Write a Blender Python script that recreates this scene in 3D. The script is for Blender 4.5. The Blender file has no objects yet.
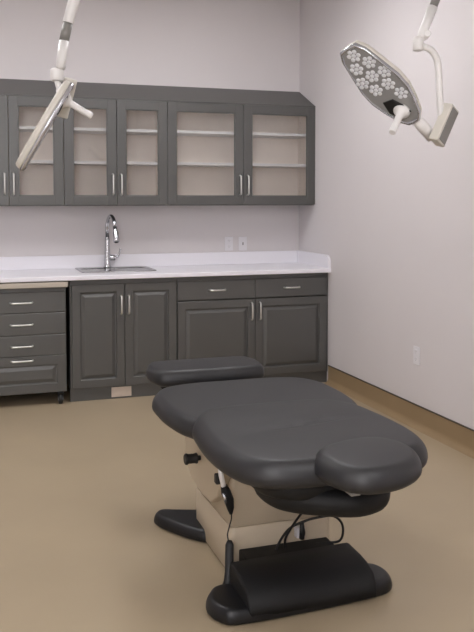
import bpy, bmesh, math, random
from mathutils import Vector, Matrix
random.seed(4)
C = bpy.context.scene.collection
PI = math.pi

# ------------------------------------------------------------ materials
def lin(c):
    c = c / 255.0
    return c / 12.92 if c <= 0.04045 else ((c + 0.055) / 1.055) ** 2.4

def mat(name, rgb, rough=0.5, metal=0.0, var=0.0, scale=6.0, bump=0.0, bscale=60.0, coat=0.0, spec=0.5):
    m = bpy.data.materials.new(name)
    m.use_nodes = True
    nt = m.node_tree
    b = nt.nodes['Principled BSDF']
    col = tuple(lin(v) for v in rgb) + (1,)
    b.inputs['Roughness'].default_value = rough
    b.inputs['Metallic'].default_value = metal
    b.inputs['Coat Weight'].default_value = coat
    b.inputs['Specular IOR Level'].default_value = spec
    tc = nt.nodes.new('ShaderNodeTexCoord')
    n = nt.nodes.new('ShaderNodeTexNoise')
    n.inputs['Scale'].default_value = scale
    n.inputs['Detail'].default_value = 5
    nt.links.new(tc.outputs['Object'], n.inputs['Vector'])
    r = nt.nodes.new('ShaderNodeValToRGB')
    r.color_ramp.elements[0].position = 0.3
    r.color_ramp.elements[1].position = 0.7
    r.color_ramp.elements[0].color = tuple(v * (1 - var) for v in col[:3]) + (1,)
    r.color_ramp.elements[1].color = tuple(min(1, v * (1 + var)) for v in col[:3]) + (1,)
    nt.links.new(n.outputs['Fac'], r.inputs['Fac'])
    nt.links.new(r.outputs['Color'], b.inputs['Base Color'])
    if bump:
        n2 = nt.nodes.new('ShaderNodeTexNoise')
        n2.inputs['Scale'].default_value = bscale
        n2.inputs['Detail'].default_value = 3
        nt.links.new(tc.outputs['Object'], n2.inputs['Vector'])
        bp = nt.nodes.new('ShaderNodeBump')
        bp.inputs['Strength'].default_value = bump
        bp.inputs['Distance'].default_value = 0.004
        nt.links.new(n2.outputs['Fac'], bp.inputs['Height'])
        nt.links.new(bp.outputs['Normal'], b.inputs['Normal'])
    return m

def emit(name, rgb, s):
    m = bpy.data.materials.new(name)
    m.use_nodes = True
    b = m.node_tree.nodes['Principled BSDF']
    b.inputs['Base Color'].default_value = (0.8, 0.8, 0.8, 1)
    b.inputs['Emission Color'].default_value = tuple(rgb) + (1,)
    b.inputs['Emission Strength'].default_value = s
    return m

def glass_mat(name):
    m = bpy.data.materials.new(name)
    m.use_nodes = True
    nt = m.node_tree
    for n in list(nt.nodes):
        nt.nodes.remove(n)
    o = nt.nodes.new('ShaderNodeOutputMaterial')
    mx = nt.nodes.new('ShaderNodeMixShader')
    t = nt.nodes.new('ShaderNodeBsdfTransparent')
    g = nt.nodes.new('ShaderNodeBsdfGlossy')
    fr = nt.nodes.new('ShaderNodeFresnel')
    fr.inputs['IOR'].default_value = 1.5
    t.inputs['Color'].default_value = (0.99, 0.992, 0.99, 1)
    g.inputs['Roughness'].default_value = 0.02
    nt.links.new(fr.outputs[0], mx.inputs[0])
    nt.links.new(t.outputs[0], mx.inputs[1])
    nt.links.new(g.outputs[0], mx.inputs[2])
    nt.links.new(mx.outputs[0], o.inputs[0])
    return m

M = {
    'wall': mat('wall_paint', (212, 207, 208), 0.62, var=0.01, scale=1.5, bump=0.12, bscale=160),
    'ceil': mat('ceiling_paint', (225, 224, 222), 0.9, var=0.01),
    'floor': mat('vinyl_floor', (163, 147, 122), 0.42, var=0.035, scale=2.2, bump=0.05, bscale=90),
    'cove': mat('vinyl_cove', (146, 124, 94), 0.45, var=0.04, scale=4),
    'covecap': mat('cove_cap', (70, 62, 52), 0.5),
    'paint': mat('grey_cabinet_paint', (66, 66, 64), 0.42, var=0.03, scale=7, bump=0.05, bscale=120, spec=1.0, coat=0.15),
    'inner': mat('pale_laminate', (253, 242, 233), 0.5, var=0.02, scale=9),
    'shelf': mat('white_laminate', (240, 238, 238), 0.45),
    'dark': mat('dark_gap', (20, 20, 20), 0.8),
    'counter': mat('white_solid_surface', (230, 228, 234), 0.28, var=0.004, scale=60),
    'chrome': mat('chrome', (200, 201, 205), 0.20, metal=1.0),
    'nickel': mat('brushed_nickel', (226, 225, 222), 0.34, metal=1.0),
    'steel': mat('stainless_steel', (158, 157, 156), 0.27, metal=1.0, bump=0.03, bscale=200),
    'beige': mat('beige_shell', (186, 172, 150), 0.42, var=0.02, scale=5),
    'slab': mat('beige_edge', (176, 167, 154), 0.5, var=0.02),
    'vinyl': mat('black_upholstery', (32, 32, 34), 0.48, var=0.04, scale=10, bump=0.10, bscale=350),
    'black': mat('black_plastic', (14, 14, 15), 0.62, var=0.05, bump=0.05, bscale=300, spec=0.35),
    'rubber': mat('black_rubber', (22, 22, 23), 0.55),
    'baseblk': mat('black_base_paint', (16, 16, 18), 0.40, bump=0.05, bscale=250, spec=0.4),
    'white': mat('white_enamel', (224, 222, 220), 0.32),
    'cream': mat('cream_enamel', (206, 202, 192), 0.38),
    'grey': mat('grey_band', (128, 126, 122), 0.5),
    'face': mat('lamp_face_grey', (150, 149, 148), 0.16, var=0.04, scale=12, coat=0.8),
    'led': mat('lens_plastic', (222, 224, 228), 0.12, coat=0.6),
    'silver': mat('silver_rim', (196, 198, 204), 0.24, metal=0.85),
    'plate': mat('outlet_plastic', (224, 222, 226), 0.35),
    'slot': mat('outlet_slot', (150, 147, 147), 0.5),
    'vent': mat('unpainted_plate', (196, 182, 168), 0.42, var=0.05, scale=30),
    'glass': glass_mat('cabinet_glass'),
    'panel': emit('ceiling_panel_glow', (0.985, 0.97, 0.985), 13.0),
    'fill_glow': emit('fill_light_glow', (0.98, 0.97, 0.99), 9.0),  # glow of the added window-shaped fill light
}

# ------------------------------------------------------------ mesh builder
class MB:
    def __init__(s):
        s.bm = bmesh.new()
    def box(s, x0, x1, y0, y1, z0, z1, bev=0.0, seg=2, mi=0):
        vs = [s.bm.verts.new((x, y, z)) for x in (x0, x1) for y in (y0, y1) for z in (z0, z1)]
        fs = []
        for q in ((0, 1, 3, 2), (4, 6, 7, 5), (0, 4, 5, 1), (2, 3, 7, 6), (0, 2, 6, 4), (1, 5, 7, 3)):
            f = s.bm.faces.new([vs[i] for i in q]); f.material_index = mi; fs.append(f)
        bmesh.ops.recalc_face_normals(s.bm, faces=fs)
        if bev:
            es = list({e for f in fs for e in f.edges})
            r = bmesh.ops.bevel(s.bm, geom=es, offset=bev, segments=seg, profile=0.5, affect='EDGES')
            for f in r['faces']: f.material_index = mi
        return s
    def loft(s, rings, cap=True, mi=0, closed=False):
        R = [[s.bm.verts.new(p) for p in ring] for ring in rings]
        n = len(R[0]); fs = []
        pairs = list(zip(R, R[1:])) + ([(R[-1], R[0])] if closed else [])
        for a, b in pairs:
            for i in range(n):
                j = (i + 1) % n
                f = s.bm.faces.new((a[i], a[j], b[j], b[i])); f.smooth = True; f.material_index = mi; fs.append(f)
        if cap and not closed:
            for r in (list(reversed(R[0])), R[-1]):
                f = s.bm.faces.new(r); f.material_index = mi; fs.append(f)
        bmesh.ops.recalc_face_normals(s.bm, faces=fs)
        return s
    def tube(s, pts, rad, n=14, mi=0, cap=True):
        pts = [Vector(p) for p in pts]
        if not isinstance(rad, (list, tuple)): rad = [rad] * len(pts)
        rings = []; prev = None
        for i, p in enumerate(pts):
            t = (pts[min(i + 1, len(pts) - 1)] - pts[max(i - 1, 0)]).normalized()
            if prev is None:
                a = t.orthogonal().normalized()
            else:
                a = (prev - t * prev.dot(t)).normalized()
            prev = a; b = t.cross(a)
            rings.append([p + (a * math.cos(2 * PI * k / n) + b * math.sin(2 * PI * k / n)) * rad[i] for k in range(n)])
        return s.loft(rings, cap, mi)
    def lathe(s, prof, c=(0, 0, 0), axis=(0, 0, 1), n=24, mi=0):
        ax = Vector(axis).normalized(); a = ax.orthogonal().normalized(); b = ax.cross(a); c = Vector(c)
        rings = [[c + ax * h + (a * math.cos(2 * PI * k / n) + b * math.sin(2 * PI * k / n)) * max(r, 1e-4) for k in range(n)] for r, h in prof]
        return s.loft(rings, True, mi)
    def prism(s, poly, z0, z1, mi=0, bev=0.0, seg=2):
        R0 = [s.bm.verts.new((x, y, z0)) for x, y in poly]; R1 = [s.bm.verts.new((x, y, z1)) for x, y in poly]
        n = len(poly); fs = []
        for i in range(n):
            j = (i + 1) % n
            fs.append(s.bm.faces.new((R0[i], R0[j], R1[j], R1[i])))
        fs.append(s.bm.faces.new(list(reversed(R0)))); fs.append(s.bm.faces.new(R1))
        for f in fs: f.material_index = mi
        bmesh.ops.recalc_face_normals(s.bm, faces=fs)
        if bev:
            es = list({e for f in fs[-2:] for e in f.edges})
            r = bmesh.ops.bevel(s.bm, geom=es, offset=bev, segments=seg, profile=0.5, affect='EDGES')
            for f in r['faces']: f.material_index = mi; f.smooth = True
        return s
    def xf(s, m):
        s.bm.transform(m); return s
    def build(s, name, m, parent=None, smooth=False):
        me = bpy.data.meshes.new(name)
        if parent is not None:
            w = Vector(parent.get('_o', (0, 0, 0)))
            if w.length > 0: s.bm.transform(Matrix.Translation(-w))
        if smooth:
            for f in s.bm.faces: f.smooth = True
        s.bm.to_mesh(me); s.bm.free()
        for q in (m if isinstance(m, (list, tuple)) else [m]): me.materials.append(q)
        o = bpy.data.objects.new(name, me); C.objects.link(o)
        if parent is not None:
            o.parent = parent
            if '_o' in parent: o['_o'] = parent['_o']
        return o

def tag(o, label, cat, group=None):
    o['label'] = label; o['category'] = cat
    if group: o['group'] = group
    return o
def struct(o):
    o['kind'] = 'structure'; return o
def thing(name, label, cat, loc=(0, 0, 0), group=None, world=False):
    """Empty at the thing's base; with world=True its parts are written in world coordinates."""
    o = bpy.data.objects.new(name, None); C.objects.link(o); o.location = loc
    o.empty_display_size = 0.1
    if world: o['_o'] = tuple(loc)
    return tag(o, label, cat, group)
def copy_tree(o, parent=None):
    c = o.copy(); C.objects.link(c)
    if parent is not None: c.parent = parent
    for ch in list(o.children): copy_tree(ch, c)
    return c

def catmull(P, k=8, closed=True):
    out = []; n = len(P)
    rng = range(n) if closed else range(n - 1)
    for i in rng:
        g = (lambda j: Vector(P[j % n])) if closed else (lambda j: Vector(P[max(0, min(n - 1, j))]))
        p0, p1, p2, p3 = g(i - 1), g(i), g(i + 1), g(i + 2)
        for s in range(k):
            t = s / k
            out.append(0.5 * ((2 * p1) + (p2 - p0) * t + (2 * p0 - 5 * p1 + 4 * p2 - p3) * t * t + (3 * p1 - p0 - 3 * p2 + p3) * t ** 3))
    if not closed: out.append(Vector(P[-1]))
    return out

# ------------------------------------------------------------ room
XL, YF, ZC = -4.4, -7.4, 3.15
struct(MB().box(XL, 0, YF, 0, -0.1, 0).build('floor', M['floor']))
struct(MB().box(XL - 0.1, 0.1, YF - 0.1, 0.1, ZC, ZC + 0.1).build('ceiling', M['ceil']))
struct(MB().box(XL - 0.1, 0.1, 0, 0.1, -0.1, ZC).build('wall_back', M['wall']))
struct(MB().box(0, 0.1, YF, 0, -0.1, ZC).build('wall_right', M['wall']))
struct(MB().box(XL - 0.1, XL, YF, 0, -0.1, ZC).build('wall_left', M['wall']))
struct(MB().box(XL - 0.1, 0.1, YF - 0.1, YF, -0.1, ZC).build('wall_front', M['wall']))
# added fill light, framed like a window, unseen behind the camera
wf = MB()
WX0, WX1, WZ0, WZ1 = -4.35, -2.98, 1.15, 2.85
wf.box(WX0, WX1, YF + 0.001, YF + 0.05, WZ0, WZ0 + 0.05).box(WX0, WX1, YF + 0.001, YF + 0.05, WZ1 - 0.05, WZ1)
for x in (WX0, (WX0 + WX1) / 2 - 0.025, WX1 - 0.05):
    wf.box(x, x + 0.05, YF + 0.001, YF + 0.05, WZ0 + 0.05, WZ1 - 0.05)
fill_frame = struct(wf.build('fill_light_frame', M['white']))
MB().box(WX0 + 0.05, WX1 - 0.05, YF + 0.002, YF + 0.02, WZ0 + 0.05, WZ1 - 0.05).build('fill_light_panel', M['fill_glow'], fill_frame)
# coved vinyl base: the floor sheet curls up the wall, thin dark cap line on top
def cove(p0, p1, inward, name):
    p0 = Vector(p0); p1 = Vector(p1); w = Vector(inward)
    prof = [(0, 0), (0.045, 0.0)]
    for k in range(1, 9):
        a = k / 8 * PI / 2
        prof.append((0.045 - 0.040 * math.sin(a), 0.040 * (1 - math.cos(a))))
    prof += [(0.005, 0.137), (0, 0.137)]
    up = Vector((0, 0, 1))
    mb = MB(); mb.loft([[p + w * d + up * h for d, h in prof] for p in (p0, p1)])
    cp = [(0, 0.137), (0.008, 0.137), (0.008, 0.1425), (0, 0.144)]
    mb.loft([[p + w * d + up * h for d, h in cp] for p in (p0, p1)], mi=1)
    for f in mb.bm.faces: f.smooth = False
    struct(mb.build(name, [M['cove'], M['covecap']]))
cove((0, YF, 0), (0, -0.612, 0), (-1, 0, 0), 'baseboard_right')
cove((XL, YF, 0), (XL, 0, 0), (1, 0, 0), 'baseboard_left')
cove((XL, 0, 0), (-3.62, 0, 0), (0, -1, 0), 'baseboard_back')
cove((XL, YF, 0), (0, YF, 0), (0, 1, 0), 'baseboard_front')

# ------------------------------------------------------------ ceiling luminaires
def luminaire(x, y, label):
    t = thing('ceiling_light', label, 'light', (x, y, ZC - 0.03), 'ceiling light panels')
    w, d = 0.6, 1.2
    f = MB()
    f.box(-w / 2, w / 2, -d / 2, -d / 2 + 0.03, 0, 0.03).box(-w / 2, w / 2, d / 2 - 0.03, d / 2, 0, 0.03)
    f.box(-w / 2, -w / 2 + 0.03, -d / 2 + 0.03, d / 2 - 0.03, 0, 0.03).box(w / 2 - 0.03, w / 2, -d / 2 + 0.03, d / 2 - 0.03, 0, 0.03)
    f.build('frame', M['white'], t)
    MB().box(-w / 2 + 0.03, w / 2 - 0.03, -d / 2 + 0.03, d / 2 - 0.03, 0.008, 0.02).build('diffuser', M['panel'], t)
for y, w_ in ((-1.9, 'nearest the cabinets'), (-6.2, 'nearest the front wall')):
    for x, s_ in ((-1.15, 'right'), (-3.1, 'left')):
        luminaire(x, y, 'flat %s-hand ceiling light panel %s' % (s_, w_))

# ------------------------------------------------------------ handles
def bar_handle(L, parent, loc, vertical=True, name='handle', m='nickel'):
    pts = [(0, 0, -L / 2), (0, -0.018, -L / 2 + 0.004), (0, -0.028, -L / 2 + 0.016), (0, -0.031, 0), (0, -0.028, L / 2 - 0.016), (0, -0.018, L / 2 - 0.004), (0, 0, L / 2)]
    mb = MB().tube(catmull(pts, 4, False), 0.0065, 10)
    if not vertical: mb.xf(Matrix.Rotation(PI / 2, 4, 'Y'))
    mb.xf(Matrix.Translation(Vector(loc)))
    return mb.build(name, M[m], parent)

# ------------------------------------------------------------ upper cabinets
UZ0, UZ1, UD = 1.409, 2.199, 0.315     # bottom, top, carcass depth (doors add 20 mm)
def upper(x0, w, label, group, handles=True):
    t = thing('upper_cabinet', label, 'cabinet', (x0, 0, UZ0), group)
    H = UZ1 - UZ0; th = 0.018; n = 2
    mb = MB()
    mb.box(0, th, -UD, -0.001, 0, H).box(w - th, w, -UD, -0.001, 0, H)
    mb.box(th, w - th, -UD, -0.001, H - th, H).box(th, w - th, -UD, -0.001, 0.004, th)
    mb.box(th, w - th, -0.008, -0.001, th, H - th)
    for sx, d in ((th, 1), (w - th, -1)):                 # rows of shelf pin holes
        for yy in (-0.255, -0.06):
            for k in range(19):
                z = 0.11 + k * 0.032
                mb.lathe([(0.0035, 0), (0.0035, 0.0006)], (sx, yy, z), (d, 0, 0), 8, 1)
    mb.build('carcass', [M['inner'], M['slot']], t)
    MB().box(0, w, -UD, -0.001, -0.004, 0.0035).build('bottom_panel', M['paint'], t)
    MB().box(w / 2 - 0.012, w / 2 + 0.012, -UD, -UD + 0.018, th, H - th).build('centre_stile', M['inner'], t)
    for z in (1.729 - UZ0, 1.975 - UZ0):
        s_ = MB().box(th + 0.001, w - th - 0.001, -UD + 0.022, -0.01, z - 0.011, z + 0.011, 0.0015).build('shelf', M['shelf'], t)
        for xx in (th + 0.005, w - th - 0.005):
            MB().lathe([(0.004, 0), (0.004, 0.012)], (xx, -0.255, z - 0.0225), (0, 0, 1), 8).build('shelf_pin', M['slot'], s_)
    dw = w / 2
    for k in range(2):
        a = k * dw + 0.0018; b = (k + 1) * dw - 0.0018
        yb, yf = -UD - 0.001, -UD - 0.021
        z0, z1 = 0.002, H - 0.002; sw = 0.066
        f = MB()
        f.box(a, a + sw, yf, yb, z0, z1, 0.002).box(b - sw, b, yf, yb, z0, z1, 0.002)
        f.box(a + sw, b - sw, yf + 0.0005, yb, z0, z0 + sw, 0.0015).box(a + sw, b - sw, yf + 0.0005, yb, z1 - sw, z1, 0.0015)
        # stepped inner lip that holds the glass
        i = 0.007
        f.box(a + sw, a + sw + i, yf + 0.006, yb, z0 + sw, z1 - sw).box(b - sw - i, b - sw, yf + 0.006, yb, z0 + sw, z1 - sw)
        f.box(a + sw + i, b - sw - i, yf + 0.006, yb, z0 + sw, z0 + sw + i).box(a + sw + i, b - sw - i, yf + 0.006, yb, z1 - sw - i, z1 - sw)
        d = f.build('door', M['paint'], t)
        MB().box(a + sw + i, b - sw - i, yf + 0.010, yf + 0.014, z0 + sw + i, z1 - sw - i).build('glass_pane', M['glass'], d)
        hx = b - 0.030 if k == 0 else a + 0.030
        bar_handle(0.155, d, (hx, yf, 0.155))
    return t
upper(-1.233, 1.233, 'wide grey wall cabinet with two glass doors in the right corner', 'glass-door wall cabinets')
upper(-2.017, 0.784, 'narrower grey wall cabinet with two glass doors above the sink faucet', 'glass-door wall cabinets')
upper(-2.801, 0.784, 'grey glass-door wall cabinet behind the left surgical light', 'glass-door wall cabinets')
# sloped dust top running over all of them
poly = [(-0.002, UZ1 + 0.163), (-0.002, UZ1), (-0.336, UZ1), (-0.336, UZ1 + 0.006)]
mb = MB(); mb.loft([[(x, y, z) for y, z in poly] for x in (-2.801, -0.001)])
for f in mb.bm.faces: f.smooth = False
tag(mb.build('sloped_cabinet_top', M['paint']), 'long grey sloped top panel running above the glass-door wall cabinets', 'cabinet top')

# ------------------------------------------------------------ base cabinets
def ring_panel(mb, x0, x1, z0, z1, y, rings):
    """front face built of nested rectangles: rings = [(inset, depth towards the room)]"""
    R = []
    for ins, d in rings:
        R.append([(x0 + ins, y - d, z0 + ins), (x1 - ins, y - d, z0 + ins), (x1 - ins, y - d, z1 - ins), (x0 + ins, y - d, z1 - ins)])
    mb.loft(R)
    for f in mb.bm.faces: f.smooth = False
RAISED = [(0.0, 0.0), (0.0, 0.0175), (0.003, 0.020), (0.056, 0.020), (0.059, 0.018), (0.062, 0.007), (0.068, 0.006), (0.090, 0.0165), (0.093, 0.0175)]
FLAT = [(0.0, 0.0), (0.0, 0.016), (0.005, 0.019)]
BY = -0.59     # carcass front; doors add 20 mm
def base_box(t, w, zt, toe=0.088, back=-0.001, recess=0.012):
    mb = MB()
    mb.box(0, 0.018, BY, back, toe, zt).box(w - 0.018, w, BY, back, toe, zt)
    mb.box(0.018, w - 0.018, BY, back, toe, toe + 0.018).box(0.018, w - 0.018, -0.012, back, toe + 0.018, zt)
    mb.box(0.018, w - 0.018, BY, BY + 0.02, zt - 0.05, zt)
    mb.build('carcass', M['paint'], t)
    return MB().box(0.0, w, BY + 0.0 + recess, BY + 0.018 + recess, 0.0, toe).build('toe_kick', M['paint'], t)
CT0, CT1 = 0.880, 0.914
def door(t, a, b, z0, z1, hx, hz):
    mb = MB(); ring_panel(mb, a, b, z0, z1, BY - 0.001, RAISED)
    d = mb.build('door', M['paint'], t)
    bar_handle(0.135, d, (hx, BY - 0.020, hz)); return d
def drawer(t, a, b, z0, z1, hx=None, hz=None, y=None, rings=FLAT, L=0.128):
    y = BY - 0.001 if y is None else y
    mb = MB(); ring_panel(mb, a, b, z0, z1, y, rings)
    d = mb.build('drawer_front', M['paint'], t)
    bar_handle(L, d, ((a + b) / 2 if hx is None else hx, y - 0.018, (z0 + z1) / 2 if hz is None else hz), False); return d
# wide unit on the right: two doors under two drawers
t = thing('base_cabinet', 'wide grey base cabinet with two drawers over two doors in the corner', 'cabinet', (-1.233, 0, 0), 'grey base cabinets')
w = 1.2325
base_box(t, w, CT0)
for k in range(2):
    a = k * w / 2 + (0.004 if k == 0 else 0.0015); b = (k + 1) * w / 2 - (0.0015 if k == 0 else 0.02)
    drawer(t, a, b, 0.700, 0.845)
    door(t, a, b, 0.098, 0.693, b - 0.032 if k == 0 else a + 0.032, 0.60)
# sink unit
t = thing('base_cabinet', 'narrow grey two-door base cabinet under the sink', 'cabinet', (-2.017, 0, 0), 'grey base cabinets')
w = 0.783
tk = base_box(t, w, CT0)
for k in range(2):
    a = k * w / 2 + (0.012 if k == 0 else 0.0015); b = (k + 1) * w / 2 - (0.0015 if k == 0 else 0.006)
    door(t, a, b, 0.098, 0.845, b - 0.026 if k == 0 else a + 0.026, 0.69)
v = MB().box(-1.722 + 2.017, -1.575 + 2.017, BY + 0.006, BY + 0.0115, 0.012, 0.084, 0.002).build('toe_kick_plate', M['vent'], tk)
v['label'] = 'bare tan metal plate'
# end panel on the far left that carries the countertop (beyond the frame)
t = thing('end_panel', 'grey panel carrying the left end of the countertop', 'panel', (-3.6, 0, 0))
MB().box(0, 0.02, BY, -0.001, 0.0, CT0).build('board', M['paint'], t)

# ------------------------------------------------------------ countertop with sink cut-out
t = thing('countertop', 'long white solid-surface countertop with low backsplash', 'countertop', (-1.8, -0.3, CT0), world=True)
X0, X1, Y0, Y1 = -3.6, -0.001, -0.648, -0.001
SX0, SX1, SY0, SY1 = -1.885, -1.365, -0.425, -0.100        # hole
mb = MB()
mb.box(X0, SX0, Y0, Y1, CT0, CT1, 0.004).box(SX1, X1, Y0, Y1, CT0, CT1, 0.004)
mb.bm.free(); mb = MB()
def slab_with_hole(mb, x0, x1, y0, y1, hx0, hx1, hy0, hy1, z0, z1):
    V = {}
    xs, ys = (x0, hx0, hx1, x1), (y0, hy0, hy1, y1)
    for i, x in enumerate(xs):
        for j, y in enumerate(ys):
            for k, z in enumerate((z0, z1)): V[i, j, k] = mb.bm.verts.new((x, y, z))
    fs = []
    def q(*ks): fs.append(mb.bm.faces.new([V[k] for k in ks]))
    for i in range(3):
        for j in range(3):
            if i == 1 and j == 1: continue
            q((i, j, 1), (i + 1, j, 1), (i + 1, j + 1, 1), (i, j + 1, 1))
            q((i, j, 0), (i, j + 1, 0), (i + 1, j + 1, 0), (i + 1, j, 0))
    for i in range(3):
        q((i, 0, 0), (i + 1, 0, 0), (i + 1, 0, 1), (i, 0, 1)); q((i, 3, 0), (i, 3, 1), (i + 1, 3, 1), (i + 1, 3, 0))
        q((0, i, 0), (0, i, 1), (0, i + 1, 1), (0, i + 1, 0)); q((3, i, 0), (3, i + 1, 0), (3, i + 1, 1), (3, i, 1))
    q((1, 1, 0), (1, 1, 1), (2, 1, 1), (2, 1, 0)); q((1, 2, 0), (2, 2, 0), (2, 2, 1), (1, 2, 1))
    q((1, 1, 0), (1, 2, 0), (1, 2, 1), (1, 1, 1)); q((2, 1, 0), (2, 1, 1), (2, 2, 1), (2, 2, 0))
    bmesh.ops.recalc_face_normals(mb.bm, faces=fs)
    es = [e for e in mb.bm.edges if all(abs(v.co.y - y0) < 1e-6 for v in e.verts) and abs(e.verts[0].co.z - e.verts[1].co.z) < 1e-6]
    bmesh.ops.bevel(mb.bm, geom=es, offset=0.006, segments=3, profile=0.5, affect='EDGES')
slab_with_hole(mb, X0, X1, Y0, Y1, SX0, SX1, SY0, SY1, CT0, CT1)
mb.build('worktop', M['counter'], t)
MB().box(X0, -0.02, -0.02, -0.001, CT1, CT1 + 0.102, 0.003).build('backsplash', M['counter'], t)
# end splash with rounded front top corner
pf = [(-0.001, CT1), (-0.640, CT1)] + [(-0.585 - 0.055 * math.cos(a * PI / 16), CT1 + 0.047 + 0.055 * math.sin(a * PI / 16)) for a in range(0, 9)] + [(-0.001, CT1 + 0.102)]
mb = MB(); mb.loft([[(x, y, z) for y, z in pf] for x in (-0.020, -0.001)])
for f in mb.bm.faces: f.smooth = False
mb.build('end_splash', M['counter'], t)

# ------------------------------------------------------------ sink
t = thing('sink', 'rectangular stainless steel drop-in sink set in the countertop', 'sink', (-1.625, -0.3, CT1), world=True)
def rr(x0, x1, y0, y1, r, z, n=5):
    out = []
    for cx, cy, a0 in ((x1 - r, y1 - r, 0), (x0 + r, y1 - r, 90), (x0 + r, y0 + r, 180), (x1 - r, y0 + r, 270)):
        for k in range(n + 1):
            a = math.radians(a0 + 90 * k / n); out.append((cx + r * math.cos(a), cy + r * math.sin(a), z))
    return out
e = 0.022
mb = MB()
mb.loft([rr(SX0 - e, SX1 + e, SY0 - e, SY1 + 0.075, 0.03, CT1 + 0.0006), rr(SX0 - e + .002, SX1 + e - .002, SY0 - e + .002, SY1 + 0.073, 0.03, CT1 + 0.006),
         rr(SX0 + 0.006, SX1 - 0.006, SY0 + 0.006, SY1 - 0.006, 0.04, CT1 + 0.0055), rr(SX0 + 0.010, SX1 - 0.010, SY0 + 0.010, SY1 - 0.010, 0.045, CT1 - 0.002),
         rr(SX0 + 0.014, SX1 - 0.014, SY0 + 0.014, SY1 - 0.014, 0.045, CT1 - 0.13), rr(SX0 + 0.06, SX1 - 0.06, SY0 + 0.06, SY1 - 0.06, 0.05, CT1 - 0.15),
         rr(SX0 + 0.22, SX1 - 0.22, SY0 + 0.13, SY1 - 0.13, 0.012, CT1 - 0.152)])
for f in mb.bm.faces:
    if len(f.verts) > 4 or abs(f.normal.z) > 0.9: f.smooth = False
mb.build('basin', M['steel'], t)
MB().lathe([(0.036, 0), (0.036, 0.003), (0.022, 0.003), (0.018, 0.001)], (-1.625, -0.2625, CT1 - 0.150)).build('drain', M['chrome'], t)

# ------------------------------------------------------------ faucet
FX, FY, FZ = -1.655, -0.062, CT1 + 0.006
t = thing('faucet', 'tall chrome gooseneck faucet with pull-down spray head behind the sink', 'faucet', (FX, FY, FZ), world=True)
MB().lathe([(0.031, 0), (0.031, 0.006), (0.026, 0.012), (0.0235, 0.05), (0.022, 0.10), (0.019, 0.20), (0.016, 0.27)], (FX, FY, FZ)).build('body', M['chrome'], t)
R = 0.098
pts = [(FX, FY, FZ + 0.265), (FX, FY, FZ + 0.305)]
for k in range(1, 13):
    a = k / 12 * math.radians(168)
    pts.append((FX + 0.13 * (R - R * math.cos(a)), FY - R + R * math.cos(a), FZ + 0.305 + R * math.sin(a)))
MB().tube(pts, 0.015, 16).build('spout', M['chrome'], t)
e1 = Vector(pts[-1]); d = (e1 - Vector(pts[-2])).normalized()
sp = MB().tube([e1 - d * 0.004, e1 + d * 0.03, e1 + d * 0.05, e1 + d * 0.09, e1 + d * 0.12, e1 + d * 0.125], [0.015, 0.016, 0.020, 0.0235, 0.0245, 0.019], 18).build('spray_head', M['chrome'], t)
MB().tube([e1 + d * 0.125, e1 + d * 0.128], [0.015, 0.013], 16).build('nozzle', M['rubber'], sp)
MB().box(e1.x + 0.012, e1.x + 0.024, e1.y - 0.026, e1.y - 0.004, e1.z - 0.075, e1.z - 0.045, 0.003).build('spray_button', M['rubber'], sp)
lv = MB().tube([(FX + 0.008, FY, FZ + 0.075), (FX + 0.055, FY, FZ + 0.075), (FX + 0.062, FY, FZ + 0.075)], [0.023, 0.023, 0.018], 18).build('valve', M['chrome'], t)
MB().tube(catmull([(FX + 0.058, FY, FZ + 0.076), (FX + 0.078, FY - 0.002, FZ + 0.082), (FX + 0.092, FY - 0.006, FZ + 0.105), (FX + 0.102, FY - 0.012, FZ + 0.145)], 5, False), 0.0085, 10).build('lever', M['chrome'], lv)

# ------------------------------------------------------------ mobile drawer cart
cx0, cx1 = -2.66, -2.045
t = thing('drawer_cart', 'grey wheeled cart of four drawers with a beige top, under the countertop', 'cart', ((cx0 + cx1) / 2, -0.34, 0), world=True)
cy = -0.60
MB().box(cx0, cx1, cy, -0.08, 0.086, 0.836, 0.002).build('body', M['paint'], t)
tp = [(cx0 - 0.012, -0.07), (cx0 - 0.012, cy - 0.052), (cx1 + 0.0, cy - 0.052), (cx1 + 0.012, cy - 0.040), (cx1 + 0.012, -0.07)]
MB().prism(tp, 0.8365, 0.873, bev=0.004).build('top', M['slab'], t)
zz = [0.808, 0.658, 0.502, 0.354, 0.088]
for k in range(4):
    z1, z0 = zz[k] - 0.0015, zz[k + 1] + 0.0015
    if k < 3: drawer(t, cx0 + 0.002, cx1 - 0.004, z0, z1, y=cy - 0.001, hz=(z0 + z1) / 2, L=0.15)
    else:
        dr = drawer(t, cx0 + 0.002, cx1 - 0.004, z0, z1, y=cy - 0.001, hz=z1 - 0.026, rings=[(0.0, 0.0), (0.0, 0.0175), (0.003, 0.020), (0.062, 0.020), (0.064, 0.018), (0.067, 0.011), (0.074, 0.010), (0.096, 0.0165), (0.099, 0.0175)], L=0.15)
for x in (cx0 + 0.05, cx1 - 0.045):
    for y in (-0.605, -0.13):
        fk = MB()
        fk.box(x - 0.019, x - 0.016, y - 0.012, y + 0.014, 0.022, 0.082).box(x + 0.016, x + 0.019, y - 0.012, y + 0.014, 0.022, 0.082).box(x - 0.020, x + 0.020, y - 0.02, y + 0.02, 0.080, 0.0858)
        fk = fk.build('caster', M['rubber'], t)
        MB().lathe([(0.024, -0.014), (0.035, -0.011), (0.035, 0.011), (0.024, 0.014)], (x, y, 0.035), (1, 0, 0), 20).build('wheel', M['rubber'], fk)
        MB().lathe([(0.016, -0.0158), (0.016, 0.0158)], (x, y, 0.035), (1, 0, 0), 14).build('hub', M['plate'], fk)

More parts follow.
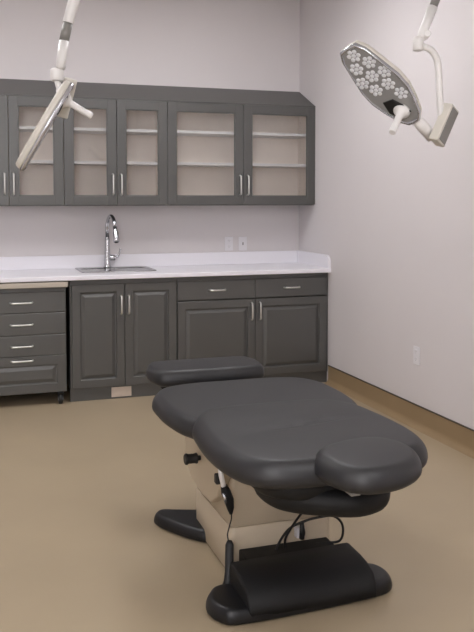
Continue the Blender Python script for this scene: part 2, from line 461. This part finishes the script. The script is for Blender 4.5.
# ------------------------------------------------------------ wall plates
def plate(name, label, cat, loc, rz, kind, w=0.072, h=0.116, group='white wall outlets'):
    t = thing(name, label, cat, loc, group); t.rotation_euler = (0, 0, rz)
    MB().box(-w / 2, w / 2, -0.006, -0.0005, -h / 2, h / 2, 0.003).build('cover_plate', M['plate'], t)
    if kind == 'duplex':
        for s in (-1, 1):
            r = MB().box(-0.017, 0.017, -0.0085, -0.006, s * 0.024 - 0.015, s * 0.024 + 0.015, 0.002).build('receptacle', M['plate'], t)
            sl = MB()
            for dx in (-0.007, 0.007): sl.box(dx - 0.0012, dx + 0.0012, -0.0089, -0.0083, s * 0.024 - 0.001, s * 0.024 + 0.008)
            sl.lathe([(0.0024, 0), (0.0024, 0.0006)], (0, -0.0083, s * 0.024 - 0.008), (0, -1, 0), 8)
            sl.build('slots', M['slot'], r)
    else:
        MB().box(-0.0165, 0.0165, -0.0085, -0.006, -0.033, 0.033, 0.002).build('insert', M['plate'], t)
        MB().box(-0.006, 0.006, -0.0098, -0.0083, -0.012, 0.012, 0.001).build('button', M['slot'], t)
    return t
plate('wall_outlet', 'white duplex outlet on the back wall, left of its neighbour above the counter', 'outlet', (-0.632, 0, 1.085), 0, 'duplex')
plate('wall_outlet', 'white single-insert wall plate above the counter nearest the corner', 'outlet', (-0.510, 0, 1.083), 0, 'rocker')
plate('wall_outlet', 'white outlet low on the right wall above the brown baseboard', 'outlet', (0, -1.931, 0.4585), -PI / 2, 'duplex')

# ------------------------------------------------------------ camera geometry (measured from the room)
YAW, PIT = 0.3262, -0.0501
Fw = Vector((math.sin(YAW) * math.cos(PIT), math.cos(YAW) * math.cos(PIT), math.sin(PIT)))
Rt = Vector((math.cos(YAW), -math.sin(YAW), 0)); Up = Rt.cross(Fw)

O = Vector((-2.7613, -6.5086, 1.4559)); FPX = 824.64
def at(U, V, Y):      # the room point at depth Y that the measured pixel shows
    d = Fw + Rt * ((U - 237) / FPX) - Up * ((V - 240.3) / FPX)
    return O + d * ((Y - O.y) / d.y)

# ------------------------------------------------------------ procedure table
TB = (-1.58, -3.35, 0)
T = thing('procedure_table', 'black upholstered medical procedure table on a beige column and black base', 'exam table', TB, world=True)
def cushion(name, ctrl, z0, z1, r, crown=0.006, k=7, disp=None, under=0.35, parent=T, m='vinyl'):
    P = [Vector((p.x, p.y)) for p in catmull([(x, y, 0) for x, y in ctrl], k)]
    n = len(P)
    area = sum(P[i].x * P[(i + 1) % n].y - P[(i + 1) % n].x * P[i].y for i in range(n))
    if area < 0: P.reverse()
    N = []
    for i in range(n):
        d = P[(i + 1) % n] - P[i - 1]; d.normalize(); N.append(Vector((d.y, -d.x)))
    for _ in range(6):
        N = [(N[i - 1] + 2 * N[i] + N[(i + 1) % n]).normalized() for i in range(n)]
    h = z1 - z0; prof = []
    zb = z0 + h * under
    for a in range(0, 6): 
        q = a / 5 * PI / 2
        prof.append((r * 0.9 * (1 - math.sin(q)), zb - (zb - z0) * math.cos(q)))
    for a in range(1, 9):
        q = a / 8 * PI / 2
        prof.append((r * (1 - math.cos(q)), zb + (z1 - zb) * math.sin(q)))
    rings = [[(P[i].x - N[i].x * ins, P[i].y - N[i].y * ins, z) for i in range(n)] for ins, z in prof]
    last = [Vector(p) for p in rings[-1]]
    c = sum(last, Vector()) / n
    for s in range(1, 15):
        f = 1 - s / 14.5
        rings.append([(c.x + (p.x - c.x) * f, c.y + (p.y - c.y) * f, z1 + crown * (1 - f * f)) for p in last])
    if disp:
        rings = [[(x, y, z + (disp(x, y) if z > zb + (z1 - zb) * 0.8 else 0)) for x, y, z in rg] for rg in rings]
    return MB().loft(rings).build(name, M[m], parent)
AX = lambda y: -1.645
def sym(half, x=None):
    """half outline (half width, y) from far centre to near centre, mirrored about the table's axis"""
    L = [(AX(y) - hw, y) for hw, y in half]; Rr = [(AX(y) + hw, y) for hw, y in reversed(half) if hw > 0]
    return L + Rr
# foot, seat, back and head sections
cushion('foot_cushion', sym([(0.0, -2.585), (0.13, -2.585), (0.240, -2.60), (0.278, -2.67), (0.280, -2.78), (0.245, -2.865), (0.13, -2.885), (0.0, -2.885)]), 0.592, 0.668, 0.034, 0.003)
cushion('seat_cushion', sym([(0.0, -3.09), (0.18, -3.093), (0.315, -3.14), (0.380, -3.25), (0.390, -3.38), (0.385, -3.52), (0.355, -3.66), (0.28, -3.75), (0.0, -3.76)]), 0.588, 0.667, 0.042, 0.003)
def wr(x, y):
    # dished middle with a soft crease across it
    u = x - AX(y)
    d = -0.010 * math.exp(-((y + 3.95) / 0.13) ** 2) * math.exp(-(u / 0.22) ** 2)
    l = (y + 3.90) - 0.18 * u + 0.25 * u * u
    d += -0.005 * math.exp(-(l / 0.014) ** 2) * math.exp(-((u - 0.02) / 0.13) ** 2)
    d += 0.0025 * math.exp(-((l - 0.03) / 0.02) ** 2) * math.exp(-((u - 0.02) / 0.13) ** 2)
    return d
back = cushion('back_cushion', sym([(0.0, -3.545), (0.17, -3.55), (0.265, -3.585), (0.330, -3.68), (0.352, -3.82), (0.360, -3.96), (0.350, -4.10), (0.312, -4.215), (0.22, -4.285), (0.0, -4.305)]), 0.588, 0.677, 0.046, 0.004, k=12, disp=wr)
hd = [(-1.755, -4.27), (-1.705, -4.195), (-1.60, -4.150), (-1.505, -4.145), (-1.440, -4.195), (-1.418, -4.29), (-1.450, -4.385), (-1.52, -4.450), (-1.60, -4.480), (-1.68, -4.475), (-1.735, -4.425), (-1.758, -4.35)]
hd = [(x - 0.008, y) for x, y in hd]
cushion('headrest', hd, 0.618, 0.696, 0.042, 0.005)
# pans and frame under the cushions
def plan(half): return sym(half)
def slab(name, ctrl, z0, z1, r, m, k=6): return cushion(name, ctrl, z0, z1, r, 0.0, k=k, under=0.5, m=m)
slab('foot_pan', sym([(0.0, -2.64), (0.20, -2.64), (0.215, -2.70), (0.215, -2.82), (0.0, -2.83)]), 0.570, 0.593, 0.006, 'black')
slab('seat_pan', sym([(0.0, -3.17), (0.25, -3.19), (0.27, -3.32), (0.27, -3.60), (0.22, -3.70), (0.0, -3.74)]), 0.555, 0.590, 0.01, 'black')
MB().box(-1.71, -1.53, -3.25, -2.68, 0.515, 0.560, 0.01).build('foot_slide_rail', M['black'], T)
slab('back_pan', sym([(0.0, -3.70), (0.20, -3.71), (0.24, -3.86), (0.245, -4.05), (0.225, -4.15), (0.15, -4.22), (0.0, -4.23)]), 0.528, 0.590, 0.02, 'black')
tray = [(-1.855, -4.00), (-1.850, -4.11), (-1.810, -4.18), (-1.730, -4.24), (-1.62, -4.29), (-1.52, -4.27), (-1.46, -4.20), (-1.42, -4.08), (-1.44, -3.98), (-1.62, -3.94), (-1.80, -3.94)]
slab('headrest_tray', tray, 0.475, 0.560, 0.04, 'black')
MB().box(-1.70, -1.67, -4.40, -4.22, 0.598, 0.608, 0.002).build('headrest_bracket', M['grey'], T)
# column: upper shroud + lower column
def rbox(x0, x1, y0, y1, r, z0, z1, rt=0.008):
    return [rr(x0 + rt, x1 - rt, y0 + rt, y1 - rt, r, z0), rr(x0, x1, y0, y1, r, z0 + rt), rr(x0, x1, y0, y1, r, z1 - rt), rr(x0 + rt, x1 - rt, y0 + rt, y1 - rt, r, z1)]
mb = MB(); mb.loft(rbox(-1.792, -1.368, -3.565, -3.07, 0.022, 0.010, 0.195, 0.003)); mb.build('lower_column', M['beige'], T)
mb = MB(); mb.loft(rbox(-1.790, -1.370, -3.563, -3.072, 0.022, 0.196, 0.47, 0.003)); mb.build('middle_column', M['beige'], T)
# shroud side plates: rounded lower front corner, slanted front edge rising under the seat
for x0, x1 in ((-1.826, -1.791), (-1.369, -1.334)):
    pr_ = [(-3.02, 0.582), (-3.02, 0.40), (-3.05, 0.300), (-3.12, 0.255), (-3.30, 0.238), (-3.42, 0.250), (-3.50, 0.300), (-3.70, 0.582)]
    m1 = MB()
    m1.prism([(y, z) for y, z in pr_], x0, x1, bev=0.006)
    m1.xf(Matrix(((0, 0, 1, 0), (1, 0, 0, 0), (0, 1, 0, 0), (0, 0, 0, 1))))
    m1.build('side_shroud', M['beige'], T)
MB().box(-1.790, -1.370, -3.58, -3.06, 0.468, 0.556, 0.006).build('seat_carriage', M['black'], T)
# linkage beams rising to the back section
for x in (-1.77, -1.42):
    MB().tube([(x, -3.50, 0.50), (x, -3.98, 0.515)], 0.018, 10).build('back_link', M['black'], T)
kn = MB().lathe([(0.010, -0.002), (0.010, 0.012), (0.021, 0.014), (0.023, 0.018), (0.020, 0.026), (0.020, 0.052), (0.023, 0.056), (0.023, 0.064), (0.018, 0.068)], (-1.826, -3.27, 0.385), (-1, 0, 0)).build('side_knob', M['rubber'], T)
# black base: spine and two cross feet
def foot(ctrl, z1, r): return cushion('base_foot', ctrl, 0.0, z1, r, 0.004, k=8, under=0.25, m='baseblk')
foot([(-1.958, -3.81), (-1.935, -3.885), (-1.865, -3.92), (-1.60, -3.915), (-1.36, -3.895), (-1.265, -3.865), (-1.235, -3.79), (-1.265, -3.715), (-1.36, -3.695), (-1.60, -3.69), (-1.865, -3.69), (-1.935, -3.735)], 0.058, 0.03)
foot([(-1.952, -2.965), (-1.925, -2.912), (-1.86, -2.92), (-1.75, -3.02), (-1.60, -3.05), (-1.45, -3.02), (-1.335, -2.92), (-1.27, -2.912), (-1.243, -2.965), (-1.275, -3.06), (-1.365, -3.20), (-1.45, -3.25), (-1.60, -3.27), (-1.75, -3.25), (-1.83, -3.20), (-1.92, -3.06)], 0.055, 0.03)
sp_ = [(-1.78, -3.10), (-1.38, -3.10), (-1.38, -3.50), (-1.30, -3.60), (-1.27, -3.74), (-1.90, -3.74), (-1.845, -3.63), (-1.79, -3.53)]
MB().prism(sp_, 0.002, 0.022, bev=0.005).build('base_spine', M['baseblk'], T)
# moulded motor cover between column and near foot
cv = []
for x, ins, bk in ((-1.842, 0.010, -3.705), (-1.839, 0.003, -3.700), (-1.832, 0.0, -3.698), (-1.60, 0.0, -3.685), (-1.38, 0.0, -3.675), (-1.358, 0.0, -3.675), (-1.351, 0.003, -3.678), (-1.348, 0.010, -3.684)):
    zt = 0.130 - ins
    yf_ = -3.918 + ins
    pf_ = [(bk, 0.05), (bk, zt - 0.008), (bk - 0.01, zt), (-3.785, zt - 0.003), (-3.840, zt - 0.010), (-3.885, zt - 0.028), (yf_ + 0.006, zt - 0.060), (yf_, 0.05), (yf_ - 0.002, 0.025), (bk, 0.025)]
    cv.append([(x, y, z) for y, z in pf_])
mb = MB(); mb.loft(cv)
for f in mb.bm.faces:
    if abs(f.normal.x) > 0.5: f.smooth = False
mb.build('motor_cover', M['black'], T)
MB().box(-1.76, -1.39, -3.676, -3.567, 0.022, 0.112, 0.006).build('cable_tray', M['black'], T)
# cables looping behind the cover
def cable(pts, r=0.0048, m='rubber', name='cable', parent=T):
    return MB().tube(catmull(pts, 8, False), r, 10).build(name, M[m], parent)
def px(*L): return [at(*q) for q in L]
cable(px((274, 560, -3.62), (278, 545, -3.62), (289, 529, -3.64), (305, 521, -3.66), (320, 517, -3.67), (333, 516, -3.68), (341, 522, -3.68), (343, 532, -3.66), (339, 541, -3.64), (325, 543, -3.62), (305, 546, -3.605), (283, 556, -3.615)))
cable(px((286, 562, -3.62), (285, 541, -3.62), (290, 530, -3.65), (298, 518, -3.70), (304, 510, -3.74), (310, 500, -3.78)))
cable(px((256, 568, -3.66), (264, 557, -3.63), (280, 551, -3.61), (300, 548, -3.60), (318, 547, -3.60), (336, 546, -3.62)), r=0.006)
pg = MB().box(-1.528, -1.492, -3.592, -3.560, 0.130, 0.172, 0.003).build('power_inlet', M['plate'], T)
MB().tube([(-1.510, -3.598, 0.135), (-1.513, -3.612, 0.16), (-1.518, -3.616, 0.205)], [0.011, 0.012, 0.008], 12).build('plug', M['rubber'], pg)
# hand control hanging at the near left corner, with its cord and sleeve
H = thing('hand_control', 'slim black and silver hand control hanging from the near-left side of the procedure table', 'hand control', (-1.856, -3.63, 0.36), world=True)
def hp(U, V, Y=-3.63): return at(U, V, Y)
MB().tube([hp(219.5, 468), hp(221, 475), hp(224.5, 490)], [0.007, 0.0095, 0.0095], 12).build('silver_cap', M['white'], H)
MB().tube([hp(224, 486), hp(226, 492), hp(229, 500), hp(230.5, 508), hp(231, 514)], [0.013, 0.0185, 0.0185, 0.014, 0.006], 14).build('body', M['black'], H)
q0, q1 = hp(223.5, 493, -3.652), hp(226, 503, -3.652)
MB().tube([q0, q1], 0.0055, 8).build('button_strip', M['silver'], H)
hc = hp(219, 479, -3.60)
MB().box(hc.x - 0.014, hc.x + 0.012, hc.y - 0.012, hc.y + 0.02, hc.z - 0.018, hc.z + 0.018, 0.004).build('control_holder', M['rubber'], T)
MB().tube(catmull([hp(231, 512), hp(231.5, 518), hp(229.5, 526), hp(227.5, 535), hp(229, 543, -3.64)], 6, False), 0.0028, 8).build('cord', M['rubber'], H)
MB().tube([hp(229.5, 541, -3.64), hp(229.5, 545, -3.64), hp(229, 572, -3.68), hp(226.5, 596, -3.73)], [0.010, 0.016, 0.016, 0.016], 12).build('cord_sleeve', M['rubber'], H)
# levers / joints visible just under the seat's near left
MB().box(-1.80, -1.74, -3.70, -3.62, 0.515, 0.548, 0.006).build('hinge_block', M['black'], T)
for c_ in ((-1.80, -3.74, 0.520), (-1.71, -3.80, 0.515)):
    MB().lathe([(0.018, 0), (0.018, 0.045)], c_, (1, 0, 0), 14).build('hinge_joint', M['black'], T)


# ------------------------------------------------------------ surgical lights
def light_head(root, mw):
    """head-local axes: +X towards the yoke, +Z the lit face, origin at the face plane's middle"""
    out = [(-0.200, 0.0), (-0.197, 0.040), (-0.160, 0.062), (-0.08, 0.080), (0.0, 0.096), (0.06, 0.096), (0.12, 0.080), (0.19, 0.053), (0.218, 0.028), (0.222, 0.0)]
    full = out + [(x, -y) for x, y in reversed(out[1:-1])]
    def ring(s, z, d=0.0): return [((x - 0.01) * s + 0.01, y * s, z) for x, y in full]
    def put(mb, name, m, parent=root):
        mb.xf(mw); return mb.build(name, m, parent)
    mb = MB(); mb.loft([ring(0.86, -0.036), ring(0.95, -0.034), ring(0.985, -0.028), ring(1.0, -0.018), ring(1.0, -0.008)])
    put(mb, 'head_shell', M['cream'])
    mb = MB(); mb.loft([ring(1.0, -0.0075), ring(1.006, -0.002), ring(1.0, 0.006), ring(0.965, 0.010), ring(0.935, 0.006), ring(0.93, 0.001)])
    put(mb, 'rim', M['silver'])
    mb = MB(); mb.loft([ring(0.929, -0.004), ring(0.929, 0.0035)]);
    for f in mb.bm.faces: f.smooth = False
    face = put(mb, 'lens_plate', M['face'])
    # clusters of round lenses
    for cx, cy_ in ((-0.158, 0.0), (-0.104, 0.034), (-0.104, -0.034), (-0.047, 0.0), (-0.040, 0.060), (-0.040, -0.060), (0.014, 0.033), (0.014, -0.033), (0.074, 0.050)):
        mb = MB()
        for k in range(7):
            rr_, a = (0.0, 0) if k == 0 else (0.0200, k * PI / 3 + 0.2)
            x, y = cx + rr_ * math.cos(a), cy_ + rr_ * math.sin(a)
            mb.lathe([(0.0097, 0.0036), (0.0097, 0.006), (0.0078, 0.008), (0.0045, 0.0095), (0.0005, 0.010)], (x, y, 0), (0, 0, 1), 12)
        put(mb, 'lens_cluster', M['led'], face)
    hcx, hcy = 0.145, -0.005
    mb = MB().prism([(0.075, -0.045), (0.13, -0.056), (0.165, -0.030), (0.140, 0.0), (0.165, 0.028), (0.125, 0.022), (0.080, 0.0)], 0.004, 0.012, bev=0.002)
    put(mb, 'touch_pad', M['rubber'])
    mb = MB().lathe([(0.034, 0.0036), (0.034, 0.012), (0.026, 0.022), (0.019, 0.030), (0.0155, 0.034), (0.0135, 0.075), (0.0150, 0.120), (0.0150, 0.132), (0.012, 0.137)], (hcx, hcy, 0), (0, 0, 1), 20)
    put(mb, 'handle', M['white'])

def frame(center, n_cam, a_img):
    n = (Rt * n_cam[0] + Up * n_cam[1] - Fw * n_cam[2]).normalized()
    a = (Rt * a_img[0] + Up * a_img[1] - Fw * a_img[2]); a = (a - n * a.dot(n)).normalized()
    b = n.cross(a)
    m = Matrix((a, b, n)).transposed().to_4x4(); m.translation = Vector(center)
    return m

# right light: face turned down and towards the table's left
mw = frame((-1.185, -3.6, 1.906), (-0.40, -0.73, 0.55), (0.74, -0.68, -0.36))
top = (-0.80, -3.60, ZC)
L1 = thing('surgical_light', 'right-hand white surgical light tilted so its round lenses show', 'medical light', top, 'ceiling surgical lights', world=True)
light_head(L1, mw)
p = lambda x, y, z: mw @ Vector((x, y, z))
MB().tube([p(0.205, 0, -0.018), p(0.225, 0, -0.018), p(0.235, 0, -0.018), p(0.325, 0, -0.018)], [0.019, 0.019, 0.0245, 0.0245], 16).build('swivel_neck', M['white'], L1)
hb = MB().prism([(0.275, -0.034), (0.283, -0.04), (0.325, -0.04), (0.333, -0.034), (0.333, 0.034), (0.325, 0.04), (0.283, 0.04), (0.275, 0.034)], -0.075, 0.075, bev=0.005)
hm = frame(at(444, 125, -3.6), (0.72, -0.25, 0.66), (0.60, 0.80, 0.1))
hb = MB().box(-0.082, 0.082, -0.038, 0.038, -0.021, 0.021, 0.006)
hb.xf(hm); hsg = hb.build('yoke_housing', M['cream'], L1)
gp = MB().box(-0.072, 0.072, -0.028, 0.028, 0.0212, 0.024, 0.001); gp.xf(hm); gp.build('cover_plate', M['grey'], hsg)
j = at(418, 44, -3.6)
MB().tube(catmull([at(421, 46, -3.6), at(431, 50, -3.6), at(437, 60, -3.6), at(439, 78, -3.6), at(440, 100, -3.6), at(441, 118, -3.6)], 6, False), 0.0135, 14).build('yoke_tube', M['white'], L1)
jd = (at(423, 30, -3.6) - j).normalized()
jt = MB().tube([j - Up * 0.027, j - Up * 0.024, j + Up * 0.022, j + Up * 0.028], [0.017, 0.021, 0.021, 0.016], 18).build('joint', M['white'], L1)
kk = at(426, 35, -3.6)
MB().tube([kk + Fw * 0.02, kk - Fw * 0.022, kk - Fw * 0.026], [0.0145, 0.0145, 0.010], 16).build('joint_cap', M['white'], jt)
a0, a1, b1 = at(420, 40, -3.6), at(433, 7, -3.6), at(436.5, -2, -3.6)
ad = (a1 - a0).normalized()
MB().tube([a0, a0 + ad * 0.03, a1], [0.016, 0.0185, 0.0195], 16).build('spring_arm_sleeve', M['white'], L1)
MB().tube([a1, b1 + ad * 0.03], 0.0165, 16).build('grey_band', M['grey'], L1)
e2 = b1 + ad * 0.32
MB().tube([b1 + ad * 0.03, e2], 0.020, 16).build('spring_arm', M['white'], L1)
MB().tube([e2, e2 + Vector((0, 0, 0.12)), Vector((e2.x, e2.y, ZC - 0.02))], 0.024, 16).build('drop_tube', M['white'], L1)
MB().lathe([(0.09, 0), (0.09, -0.03), (0.04, -0.06)], (e2.x, e2.y, ZC - 0.001)).build('ceiling_flange', M['white'], L1)

# left light: seen edge on
mw = frame(at(46, 129, -2.95), (0.85, -0.50, -0.23), (0.53, 0.85, 0.0))
L2 = thing('surgical_light', 'left-hand white surgical light seen edge-on, hanging in front of the wall cabinets', 'medical light', (-2.3, -2.95, ZC), 'ceiling surgical lights', world=True)
light_head(L2, mw)
p = lambda x, y, z: mw @ Vector((x, y, z))
hm = frame(at(66, 98, -2.91), (0.35, -0.25, 0.9), (0.22, 0.97, 0.0))
hb = MB().box(-0.085, 0.085, -0.026, 0.026, -0.021, 0.021, 0.006)
hb.xf(hm); hsg = hb.build('yoke_housing', M['cream'], L2)
gp = MB().box(-0.064, 0.064, -0.018, 0.018, 0.0212, 0.024, 0.001); gp.xf(hm); gp.build('cover_plate', M['cream'], hsg)
MB().tube([p(0.17, 0, -0.03), at(64, 100, -2.91)], 0.018, 14).build('swivel_neck', M['white'], L2)
j = at(57, 74, -2.93)
MB().tube([at(57, 80, -2.93), at(60, 90, -2.91), at(64, 98, -2.90)], 0.0135, 14).build('yoke_tube', M['white'], L2)
jt = MB().tube([j - Up * 0.030, j - Up * 0.026, j + Up * 0.016, j + Up * 0.024], [0.024, 0.029, 0.029, 0.020], 18).build('joint', M['white'], L2)
kk = at(61, 66, -2.94)
MB().tube([kk + Fw * 0.02, kk - Fw * 0.021, kk - Fw * 0.025], [0.0165, 0.0165, 0.011], 16).build('joint_cap', M['white'], jt)
MB().tube([kk - Fw * 0.0248, kk - Fw * 0.027], 0.004, 10).build('screw', M['grey'], jt)
a0, a1, a2, a3 = at(60, 68, -2.95), at(64, 41, -2.95), at(68, 23, -2.95), at(77.5, -12, -2.95)
MB().tube([a0, a0 + (a1 - a0) * 0.3, a1], [0.017, 0.020, 0.021], 16).build('spring_arm_sleeve', M['white'], L2)
MB().tube([a1, a2], 0.0205, 16).build('grey_band', M['grey'], L2)
ad = (a3 - a2).normalized(); e2 = a3 + ad * 0.25
MB().tube([a2, a2 + ad * 0.004, e2], [0.0205, 0.0235, 0.025], 16).build('spring_arm', M['white'], L2)
MB().tube([e2, e2 + Vector((0, 0, 0.12)), Vector((e2.x, e2.y, ZC - 0.02))], 0.024, 16).build('drop_tube', M['white'], L2)
MB().lathe([(0.09, 0), (0.09, -0.03), (0.04, -0.06)], (e2.x, e2.y, ZC - 0.001)).build('ceiling_flange', M['white'], L2)

# tidy helper properties
for o in bpy.data.objects:
    if '_o' in o: del o['_o']

# ------------------------------------------------------------ world, camera, view
wd = bpy.data.worlds.new('world'); bpy.context.scene.world = wd; wd.use_nodes = True
wd.node_tree.nodes['Background'].inputs[0].default_value = (0.6, 0.65, 0.7, 1)
wd.node_tree.nodes['Background'].inputs[1].default_value = 0.2
cam = bpy.data.cameras.new('camera'); co = bpy.data.objects.new('camera', cam); C.objects.link(co)
mm = Matrix((Rt, Up, -Fw)).transposed().to_4x4(); mm.translation = O
co.matrix_world = mm
cam.sensor_width = 36; cam.sensor_fit = 'AUTO'; cam.lens = FPX / 632 * 36; cam.shift_y = -75.7 / 632
cam.clip_start = 0.05
bpy.context.scene.camera = co
vs = bpy.context.scene.view_settings
vs.view_transform = 'Standard'; vs.look = 'None'; vs.exposure = 0.27; vs.gamma = 1.0; vs.use_curve_mapping = False
